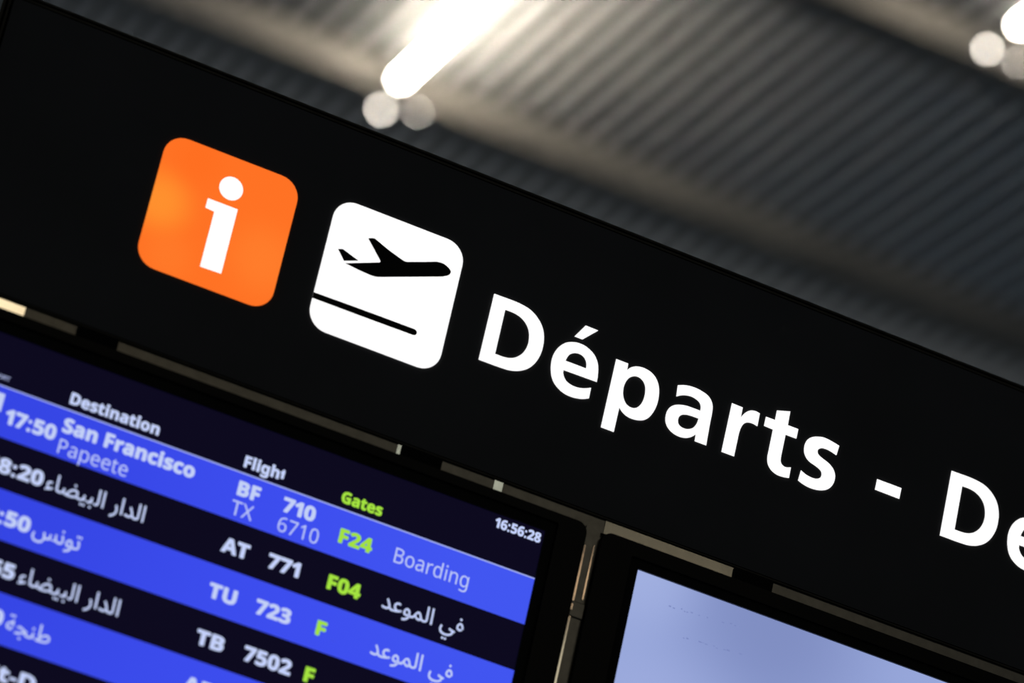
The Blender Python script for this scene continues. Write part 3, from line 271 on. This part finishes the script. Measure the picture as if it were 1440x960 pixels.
[203,[[0,-3,6,46,45,50,54,54,61,60,67,67,79,104,92,168,139,159,133,135,128,109,126,87,132,66,137,60,144,55,155,51,169,48,187,46,209,46,217,45,223,43,227,39,230,34,232,29,233,23,232,16,229,11,225,5,219,1,211,-2,203,-3,179,-2,159,0,143,4,130,9,119,16,111,25,105,35,100,46,97,59,115,57,95,27,71,8,40,-1],[92,229,85,230,78,233,71,237,67,243,64,250,63,258,64,265,67,272,71,279,78,284,85,287,92,287,100,287,107,284,113,279,118,272,121,265,122,258,121,250,118,243,113,237,107,233,100,230]]],
[378,[[378,-3,332,0,319,3,306,7,295,12,284,19,275,28,267,38,260,51,254,66,250,83,285,104,290,89,296,77,303,68,312,60,322,54,334,50,384,46,391,45,397,43,402,39,405,34,407,29,407,23,406,16,404,11,399,5,393,1,386,-2],[0,-3,5,46,66,50,124,64,179,86,229,115,193,139,149,154,98,160,81,159,64,157,45,154,36,199,68,206,98,209,118,208,137,205,154,201,199,183,238,162,273,144,285,140,297,137,309,136,321,136,325,94,309,93,293,90,279,87,237,68,194,45,144,22,82,4,57,0,30,-2],[155,-110,147,-109,140,-106,134,-102,129,-96,126,-89,125,-81,126,-74,129,-67,134,-60,140,-56,147,-53,155,-52,162,-53,169,-56,175,-60,180,-67,183,-74,184,-81,183,-89,180,-96,175,-102,169,-106,162,-109]]],
[288,[[288,-3,268,-2,249,1,231,6,216,14,203,24,192,38,184,54,179,75,176,100,167,306,215,306,224,110,226,93,229,79,234,68,240,60,248,54,258,50,294,46,302,45,308,43,312,39,315,34,317,29,318,23,317,16,314,11,309,5,303,1,296,-2],[199,62,176,56,154,53,133,52,112,53,93,56,75,61,58,68,45,78,33,89,25,101,19,116,18,132,19,148,23,164,31,179,40,193,52,206,66,218,81,229,98,239,117,247,137,254,158,259,180,263,188,213,169,211,151,209,135,205,121,200,108,194,97,187,87,180,79,172,73,164,68,156,66,148,65,140,66,132,69,125,74,119,98,106,131,100,165,102,194,108],[186,374,178,375,171,378,165,383,160,389,157,396,156,403,157,411,160,418,165,424,171,429,178,432,186,433,194,432,200,429,207,424,211,418,214,411,215,403,214,396,211,389,207,383,200,378,194,375],[105,374,97,375,90,378,84,383,79,389,76,396,75,403,76,411,79,418,84,424,90,429,97,432,105,433,112,432,119,429,125,424,130,418,133,411,134,403,133,396,130,389,125,383,119,378,112,375]]],
[265,[[0,-3,6,46,39,46,76,47,110,49,137,55,150,61,161,67,170,74,177,83,183,93,187,105,190,119,191,136,192,155,191,171,189,186,186,201,181,214,174,226,167,235,159,243,149,247,139,248,130,247,122,244,114,238,107,230,102,222,97,212,93,201,91,190,91,180,96,158,100,153,105,148,113,144,121,142,132,140,143,139,178,143,208,152,210,111,189,100,164,94,138,92,119,94,102,97,87,102,74,110,63,118,55,129,49,141,45,154,44,168,45,183,47,198,51,213,56,228,63,242,71,255,80,267,91,277,103,285,115,292,129,296,143,297,164,295,181,288,197,276,209,261,220,243,228,222,234,199,237,176,238,151,237,123,232,98,223,75,211,55,194,37,173,23,140,10,98,2,50,-2],[132,358,124,359,117,362,111,367,106,373,104,380,103,387,104,395,106,402,111,408,117,413,124,416,132,417,140,416,147,413,153,408,157,402,160,395,161,387,160,380,157,373,153,367,147,362,140,359]]],
[436,[[18,-1,20,30,29,65,43,104,85,88,75,56,68,28,66,4,68,-12,71,-26,77,-39,86,-50,96,-59,108,-68,122,-74,136,-80,153,-84,206,-90,229,-89,250,-87,271,-84,290,-79,307,-73,323,-67,337,-59,349,-51,359,-42,366,-32,371,-22,372,-12,366,2,349,15,320,26,282,38,293,87,348,67,389,55,420,48,442,46,450,45,456,43,460,39,463,34,465,29,466,23,465,16,462,11,458,5,452,1,444,-2,436,-3,429,-3,422,-3,414,-3,416,-12,417,-20,415,-35,410,-49,402,-63,390,-76,375,-89,357,-100,337,-111,313,-120,287,-127,258,-133,227,-136,193,-138,163,-136,134,-131,106,-122,81,-111,60,-96,42,-77,29,-55,20,-30],[236,-250,228,-249,221,-246,215,-241,210,-235,207,-228,206,-221,207,-213,210,-206,215,-200,221,-195,228,-192,236,-191,243,-192,250,-195,256,-200,261,-206,264,-213,265,-221,264,-228,261,-235,256,-241,250,-246,243,-249],[155,-250,147,-249,140,-246,134,-241,129,-235,126,-228,125,-221,126,-213,129,-206,134,-200,140,-195,147,-192,155,-191,162,-192,169,-195,175,-200,180,-206,183,-213,184,-221,183,-228,180,-235,175,-241,169,-246,162,-249]]],
[343,[[0,-3,6,46,16,46,25,49,32,53,39,59,45,66,51,76,75,121,103,167,132,196,158,210,181,215,194,214,206,211,216,206,226,199,236,189,245,177,254,162,264,143,273,121,298,72,305,62,313,55,321,51,349,46,356,45,362,43,367,39,370,34,372,29,372,23,371,16,369,11,364,5,358,1,351,-2,343,-3,328,-2,314,0,300,5,288,11,277,19,268,29,276,41,271,30,266,20,259,12,251,5,243,-1,234,-6,205,-11,192,-10,179,-8,165,-3,152,3,138,11,126,21,114,32,102,44,92,57,82,40,73,27,63,17,54,9,44,4,34,1],[115,102,137,73,160,52,183,41,205,37,217,38,227,43,235,52,239,63,239,77,234,93,223,120,211,144,196,161,190,164,184,166,178,167,159,161,138,141]]],
[298,[[0,-3,6,46,64,46,94,48,107,49,82,67,73,77,64,87,57,100,51,114,47,130,46,147,48,169,53,188,62,206,74,222,88,235,105,246,124,254,146,259,168,260,197,258,227,251,217,205,192,210,168,212,155,211,142,208,130,204,120,198,111,190,104,181,99,171,96,160,95,147,96,137,98,128,101,119,119,96,142,79,168,69,191,66,204,71,217,75,236,82,264,95,280,52,199,23,171,15,141,9,110,4,76,0,40,-2]]]]))
# ------------------------------------------------------------------ the hall: floor, wall, ceiling
HC = 10.8+Z0
floor = MB().box(-22, 34, -22, 42, -.1, 0).build('floor', M['floor']); tag(floor, 'pale polished hall floor', kind='structure')
wall = MB().box(-22, 34, 42, 42.3, 0, HC+.3).build('wall_back', M['wall']); tag(wall, 'far pale wall of the hall', kind='structure')
ceiling = MB().box(-22, 34, -22, 42.3, HC+.10, HC+.3).build('ceiling', M['slab']); tag(ceiling, 'grey slatted metal ceiling of the hall', kind='structure')
PITCH = .18
B_NEAR, B_FAR = 15.76, 19.24                     # near faces of the two beams in view
BAY = B_FAR-B_NEAR
MB().box(-22, 34, -22, 42.3, HC+.075, HC+.0995).build('backing_board', M['backing'], ceiling)
sm = MB().box(0, .028, 0, BAY-.02, 0, .07).build('slat', M['deck'], ceiling); sm.location = (2.5, B_NEAR-BAY+.17, HC)
for by in (-1, 0, 1):
    for i in range(0 if by else 1, 68):
        if by == -1 and i == 0: continue
        if by == -1 and i < 24: continue
        o = bpy.data.objects.new('slat', sm.data); COL.objects.link(o); o.parent = ceiling
        o.location = (2.5+i*PITCH, B_NEAR+by*BAY+.17, HC)
for y0, lab in ((B_NEAR, 'greige steel beam under the ceiling, the one crossing the top right corner'), (B_FAR, 'long greige steel beam under the ceiling, just above the sign top edge')):
    b = empty('ceiling_beam', (8, y0+.17, HC-.22)); tag(b, lab, 'beam', 'steel beams under the ceiling')
    MB().box(-12, 14, -.17, .17, 0, .028).build('flange', M['beam'], b)
    MB().box(-12, 14, -.17, .17, .192, .22).build('flange', M['beam'], b)
    MB().box(-12, 14, -.17, -.135, .028, .192).build('web', M['beam'], b)
HANG = .22
def tube_light(x, yend, lab, spots=(), length=2.4):
    L = empty('tube_light', (x, yend, HC-HANG)); tag(L, lab, 'lamp', 'tube lamps under the ceiling')
    MB().rod((0, -length, 0), (0, 0, 0), .019, 12).build('tube', M['tube'], L)
    MB().rod((0, 0, 0), (0, .03, 0), .021, 12).build('end_cap', M['lamp_metal'], L)
    MB().rod((0, -length-.03, 0), (0, -length, 0), .021, 12).build('end_cap', M['lamp_metal'], L)
    for y in (-.25, -length+.25):
        MB().rod((0, y, .018), (0, y, HANG), .006, 8).build('suspension_rod', M['lamp_metal'], L)
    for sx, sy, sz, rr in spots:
        MB().rod((sx-x, sy-yend-.008, sz-(HC-HANG)), (sx-x, sy-yend+.008, sz-(HC-HANG)), rr, 12).build('beam_glint', M['glint'], L)  # added glowing disc in place of the tube's reflection on the beam
    return L
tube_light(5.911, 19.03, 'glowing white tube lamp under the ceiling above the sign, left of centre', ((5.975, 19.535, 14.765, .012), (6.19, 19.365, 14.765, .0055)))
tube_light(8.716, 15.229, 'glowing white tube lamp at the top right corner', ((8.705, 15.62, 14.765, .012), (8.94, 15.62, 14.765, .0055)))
# ------------------------------------------------------------------ the sign box
sign = empty('departures_sign', (0, 0, Z0-.132))
tag(sign, 'long black backlit sign reading Départs with orange and white pictograms', 'sign')
sign_off = -(Z0-.132)
X_L, X_R, ZB, ZT = -.312, 2.75, -.132, .3643
def SP(o): o.location.z = sign_off+Z0; return o
SP(MB().box(X_L+.004, X_R-.004, .012, .18, ZB+.003, ZT-.003).build('cabinet', M['sign_frame'], sign))
SP(MB().box(X_L+.018, X_R-.018, 0, .011, ZB+.004, ZT-.0115).build('face_panel', M['sign_black'], sign))
SP(MB().box(X_L, X_R, -.002, .012, ZT-.0035, ZT).build('frame_rail', M['sign_frame'], sign, bevel=.0007))
SP(MB().box(X_L, X_R, .0005, .012, ZT-.0095, ZT-.0055).build('frame_rail', M['sign_frame'], sign, bevel=.0005))
SP(MB().box(X_L, X_R, .006, .012, ZB, ZT).build('frame_back', M['groove'], sign))
SP(MB().box(X_L, X_R, -.002, .012, ZB-.001, ZB+.0018).build('frame_rail', M['sign_frame'], sign, bevel=.0006))
SP(MB().box(X_L, X_L+.006, -.002, .012, ZB, ZT).build('frame_rail', M['sign_frame'], sign, bevel=.0007))
SP(MB().box(X_L+.010, X_L+.014, .0005, .012, ZB, ZT).build('frame_rail', M['sign_frame'], sign, bevel=.0005))
SP(MB().box(X_R-.006, X_R, -.002, .012, ZB, ZT).build('frame_rail', M['sign_frame'], sign, bevel=.0007))
def letter(key, dx=0, dz=0, name='letter', m='white_lit', parent=sign, y=-.0008, t=.0012, off=0):
    cs = [[(x+dx, z+dz) for x, z in P2(c)] for c in SIGN[key]]
    return SP(plate(name, cs, y, t, M[m], parent, off))
letter('D'); letter('e'); letter('acc', name='accent'); letter('p'); letter('a'); letter('r'); letter('t'); letter('s')
letter('hy', name='hyphen')
letter('D', .8557, -.0025); letter('e', .8585, -.0035)
# orange information tile
info = SP(plate('information_tile', [rrect(0, .2304, -.0002, .2302, .0345)], -.0008, .0012, M['orange_lit'], sign)); info['label'] = 'orange rounded tile with a white letter i'
def sub(key_or_contours, name, m, parent, y):
    cs = [P2(c) for c in SIGN[key_or_contours]] if isinstance(key_or_contours, str) else key_or_contours
    return plate(name, cs, y, .0008, M[m], parent)
sub('istem', 'letter_stem', 'white_lit', info, -.0014)
sub([[(.1207+.0197*math.cos(a*math.pi/20), .1766+.0197*math.sin(a*math.pi/20)) for a in range(40)]], 'letter_dot', 'white_lit', info, -.0014)
dep = SP(plate('departure_tile', [rrect(.2938, .5230, .0013, .2313, .0345)], -.0008, .0012, M['white_lit'], sign)); dep['label'] = 'white rounded tile with a climbing black aircraft'
sub('plane', 'aircraft', 'symbol_black', dep, -.0014)
sub('tail', 'aircraft_tail', 'symbol_black', dep, -.0014)
sub('run', 'runway_line', 'symbol_black', dep, -.0014)
# dust tufts caught on the upper rail
random.seed(4)
def tuft(x, n, h):
    mb = MB()
    for i in range(n):
        a = Vector((x+random.uniform(-.006, .006), random.uniform(0, .004), ZT-.0005)); p = a
        d = Vector((random.uniform(-1, 1), random.uniform(-.3, .3), random.uniform(.2, 1.0))).normalized()
        for k in range(3):
            q = p+d*h*.33; mb.rod(p, q, .00018, 3); p = q; d = (d+Vector((random.uniform(-.6, .6), 0, random.uniform(-.5, .2)))).normalized()
    o = SP(mb.build('dust_tuft', M['lint'], sign)); o['kind'] = 'stuff'
for x, n, h in ((-.098, 16, .008), (-.086, 8, .006), (.10, 5, .005), (.30, 6, .006), (.53, 9, .006), (.76, 5, .005), (.79, 7, .006), (1.02, 6, .005), (1.36, 5, .004)): tuft(x, n, h)
# ------------------------------------------------------------------ steel back plate and posts
stand = empty('sign_stand', (.83, .03, 0)); tag(stand, 'brushed steel stand whose strip shows between black sign and monitors', 'stand')
def ST(mb, name, m, **k):
    o = mb.build(name, M[m], stand, **k); o.location = (-.83, -.03, Z0); return o
ST(MB().box(-.56, 2.72, .0125, .0245, -1.0, ZB-.0012), 'back_plate', 'steel')
ST(MB().box(-.1418, 2.72, .0030, .0124, -.156, ZB-.0012), 'cover_strip', 'steel')
ST(MB().box(-.56, -.1423, .0030, .0124, -.156, ZB-.0012), 'cover_strip', 'steel_mirror')
ST(MB().box(.4885, .4955, .0015, .0029, -.156, ZB-.0014), 'steel_shim', 'steel_mirror')
ST(MB().box(.6591, .6744, .0015, .0029, -.156, ZB-.0014), 'steel_shim', 'steel_mirror')
ST(MB().box(.858, 1.0922, .0015, .0029, -.156, ZB-.0014), 'steel_shim', 'steel_polish')
ST(MB().prism_y([(.8195, -.97), (.8450, -.97), (.8450, -.162), (.8425, -.158), (.8375, -.1545), (.830, -.1545), (.8225, -.158), (.8195, -.162)], -.020, .003), 'joint_cover', 'steel')
for x in (-.2, 1.9):
    ST(MB().box(x-.05, x+.05, .19, .29, -Z0, .30), 'post', 'steel', bevel=.006)
    ST(MB().box(x-.14, x+.14, .10, .38, -Z0, -Z0+.015), 'foot_plate', 'steel', bevel=.002)
    ST(MB().box(x-.04, x+.04, .0145, .19, -.55, -.45), 'mount_arm', 'steel')
for x0, x1 in ((-.0559, .0104), (.4965, .5652), (1.0924, 1.1624)):
    ST(MB().box(x0, x1, -.004, .0028, -.156, ZB-.0015), 'mounting_clip', 'plastic')
ST(MB().box(.8212, .8246, -.0215, -.0202, -.96, -.195), 'joint_bar', 'steel_mirror')
ST(MB().box(.8372, .8396, -.0215, -.0202, -.285, -.190), 'joint_bar', 'steel_mirror')
ST(MB().box(.8203, .8442, -.0235, -.0202, -.318, -.292), 'joint_clamp', 'steel', bevel=.0012)
ST(MB().box(.8207, .8232, -.0245, -.0236, -.308, -.298), 'joint_clamp', 'steel_mirror')
# ------------------------------------------------------------------ monitors
YD = -.020
def monitor(x0, x1, zt, dx0, dx1, dzt, sx0, sx1, szt, label):
    zb = dzt-.68-.033
    m = empty('monitor', ((x0+x1)/2, .0, Z0+zb)); tag(m, label, 'monitor', 'monitors under the sign')
    def put(o, par=True): o.location = (-(x0+x1)/2, 0, -zb) ; return o
    dzb = dzt-.68
    # casing ring in front, tray behind
    put(plate('bezel', [rrect(x0, x1, zb, zt, .018), rrect(sx0, sx1, dzb-.016, szt, .003, 2)], -.030, .016, M['bezel'], m))
    put(plate('inner_frame', [rrect(sx0, sx1, dzb-.016, szt, .003, 2), [(dx0, dzb), (dx1, dzb), (dx1, dzt), (dx0, dzt)]], -.024, .010, M['bezel_in'], m))
    put(plate('casing', [rrect(x0+.001, x1-.001, zb+.001, zt-.001, .017)], -.014, .0145, M['plastic'], m))
    return m, put, dzb
ML, putL, zbL = monitor(-.524, .8185, -.1632, -.4576, .7524, -.1965, -.474, .7689, -.1790, 'monitor on the left showing blue flight rows in white and green text')
disp = putL(MB().box(-.4576, .7524, YD, -.014, zbL, -.1965).build('display', M['lcd_dark'], ML))
def onD(o): return o
ROWS = [-.2788, -.3570, -.4350, -.5118, -.5898, -.6670, -.7445, -.8220]
for a, b in ((0, 1), (2, 3), (4, 5), (6, 7)):
    MB().box(-.4576, .7524, YD-.0006, YD-.0001, ROWS[b], ROWS[a]).build('flight_row', M['lcd_blue'], disp)
MB().box(-.4576, .7524, YD-.0009, YD-.0001, ROWS[0]-.0010, ROWS[0]+.0012).build('header_line', M['lcd_line'], disp)
def clip_t(cs, xmax): return [[(min(x, xmax), z) for x, z in c] for c in cs]
def glyph_faces(cs):
    """fill the outlines of one character, returns its points and faces"""
    cu = bpy.data.curves.new('tmp', 'CURVE'); cu.dimensions = '2D'; cu.fill_mode = 'BOTH'
    for c in cs:
        sp = cu.splines.new('POLY'); sp.points.add(len(c)-1); sp.use_cyclic_u = True
        for p, (x, z) in zip(sp.points, c): p.co = (x, z, 0, 1)
    o = bpy.data.objects.new('tmp', cu); COL.objects.link(o)
    me = bpy.data.meshes.new_from_object(o.evaluated_get(bpy.context.evaluated_depsgraph_get()))
    r = [(v.co.x, v.co.y) for v in me.vertices], [tuple(p.vertices) for p in me.polygons]
    bpy.data.objects.remove(o); bpy.data.curves.remove(cu); bpy.data.meshes.remove(me)
    return r
CACHE = {}
def text(keys, x0, x1, z, h, m, bold=0.0, cap=None, parent=None, y=YD-.0012):
    """print one line of characters on the display; bold thickens every stroke"""
    pen = 0; gl = []
    for k in keys:
        if k.endswith('0020') or k == 'b ': pen += 175; continue
        adv, g = GLYPH[k]
        if k not in CACHE: CACHE[k] = glyph_faces([[(c[i]*.001, c[i+1]*.001) for i in range(0, len(c), 2)] for c in g])
        gl.append((k, pen)); pen += adv
    xs = [p[0]+q*.001 for k, q in gl for p in CACHE[k][0]]; a, b = min(xs), max(xs)
    sz = h/cap*1000
    if x0 is None: sx = SXB*1000; x0 = x1-(b-a)*sx
    elif x1 is None: sx = SXB*1000; x1 = x0+(b-a)*sx
    else: sx = (x1-x0-2*bold)/(b-a); x0 = x0+bold
    dirs = [(0, 0)]+([(bold*math.cos(i*math.pi/4), bold*math.sin(i*math.pi/4)) for i in range(8)] if bold else [])
    V = []; F = []
    for k, q in gl:
        vs, fs = CACHE[k]
        for dx, dz in dirs:
            n = len(V); V += [(x0+(px+q*.001-a)*sx+dx, y, z+pz*sz+dz) for px, pz in vs]
            F += [tuple(n+i for i in f) for f in fs]
    me = bpy.data.meshes.new('text_line'); me.from_pydata(V, [], F)
    return link('text_line', me, M[m], parent or disp)
GLYPH['b1'][0] = 318; GLYPH['b1'][1] = [[v if i % 2 else v-26 for i, v in enumerate(c)] for c in GLYPH['b1'][1]]   # narrower figure one
GLYPH['b:'][0] = 196
CAPB, CAPR, CAPA = 480, 480, 423
SXB = 0.0000485
H = .0238; BO = .0010
R1, R2, R3, R4, R5, R6 = -.334, -.4110, -.4880, -.5653, -.6420, -.7090
T = lambda s, st='b': [st+c for c in s]
AR = lambda s: ['a'+k.lower() for k in s.split()][::-1]
CASA = AR('FE8D FEDF FEAA FE8D FEAD 0020 FE8D FEDF FE92 FEF4 FEC0 FE8E FE80')
ONTIME = AR('FED3 FEF2 0020 FE8D FEDF FEE4 FEEE FECB FEAA')
TUNIS = AR('FE97 FEEE FEE7 FEB2'); TANGIER = AR('FEC3 FEE8 FEA0 FE94')
def B(s, x0, x1, z, h=H, m='lcd_text', bo=BO):
    bo = bo*(h/H)**1.6; return text(T(s), x0, x1, z+bo*.6, h-bo*1.2, m, bo, CAPB)
def Rg(s, x0, x1, z, h=H, m='lcd_soft', bo=.0): return text(T(s, 'r'), x0, x1, z, h, m, bo, CAPR)
def A(k, x0, x1, z, h=.0268, m='lcd_text', bo=.0002): return text(k, x0, x1, z, h, m, bo, CAPA)
B('Destination', -.0430, .1043, -.2685, .0192)
g = GLYPH['bt']; GLYPH['bT!'] = [g[0], [[v if i % 2 else min(v, 173) for i, v in enumerate(c)] for c in g[1]]]
text([*T('Fligh'), 'bT!'], .2468, .3145, -.2685+.0005, .0192-.001, 'lcd_text', BO*.7, CAPB)
B('Gates', .4123, .4823, -.2685, .0190, 'lcd_green')
B('16:56:28', .6672, .7480, -.2192, .0165)
Rg('PORT', -.1655, -.1406, -.2685, .0070, 'lcd_soft')
plate('logo_block', [[(-.185, -.3195), (-.1412, -.3195), (-.1412, -.2900), (-.185, -.2900)]], YD-.0012, .0004, M['lcd_text'], disp)
B('17:50', -.1327, -.0499, R1); B('San Francisco', -.0430, .1750, -.3157); Rg('Papeete', -.0415, .0721, -.3505)
B('BF', .2469, .2842, -.3157); B('710', .3229, .3783, -.3157); Rg('TX', .2440, .2807, -.3488); Rg('6710', .3230, .3912, -.3488)
B('F24', .4230, .4799, -.3329, m='lcd_green'); Rg('Boarding', .5182, .6463, -.3329, .0250)
B('18:20', -.1400, -.0497, R2); A(CASA, -.0448, .1159, R2+.0005); B('AT', .2445, .2900, R2); B('771', .3215, .3752, R2); B('F04', .4225, .4790, R2, m='lcd_green'); A(ONTIME, .5160, .6551, R2+.001)
B('18:50', -.1400, -.0500, R3); A(TUNIS, -.0449, .0318, R3); B('TU', .2422, .2885, R3); B('723', .3202, .3794, R3); B('F', .4220, .4388, R3, m='lcd_green'); A(ONTIME, .5150, .6545, R3)
B('18:55', -.1430, -.0535, R4-.001); A(CASA, -.0465, .1154, R4-.0005); B('TB', .2413, .2873, R4); B('7502', .3199, .3992, R4); B('F', .4212, .4378, R4, m='lcd_green')
B('19:00', -.1410, -.0520, R5+.002); A(TANGIER, -.0462, .0245, R5-.0015); B('AF', .2400, .2850, R5)
B('St-D', -.0600, .0213, -.7205)
MR, putR, zbR = monitor(.8460, 2.195, -.1640, .9190, 2.129, -.2038, .9016, 2.146, -.1880, 'monitor on the right with a blank pale blue screen')
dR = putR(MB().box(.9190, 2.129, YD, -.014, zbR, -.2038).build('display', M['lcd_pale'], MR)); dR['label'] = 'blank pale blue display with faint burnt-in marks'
random.seed(11)
gm = MB()
for (xa, za, xb, zb_) in ((.985, -.2450, 1.105, -.2370), (1.02, -.287, 1.125, -.281)):
    x = xa
    while x < xb:
        w = random.uniform(.002, .006); t = (x-xa)/(xb-xa); z = za+(zb_-za)*t+random.uniform(-.0012, .0012); hgt = random.uniform(.0008, .0022)
        if random.random() < .72: gm.box(x, x+w, YD-.0003, YD-.0001, z, z+hgt)
        x += w+random.uniform(.001, .005)
gh = gm.build('ghost_text', M['lcd_ghost'], dR); gh['kind'] = 'stuff'
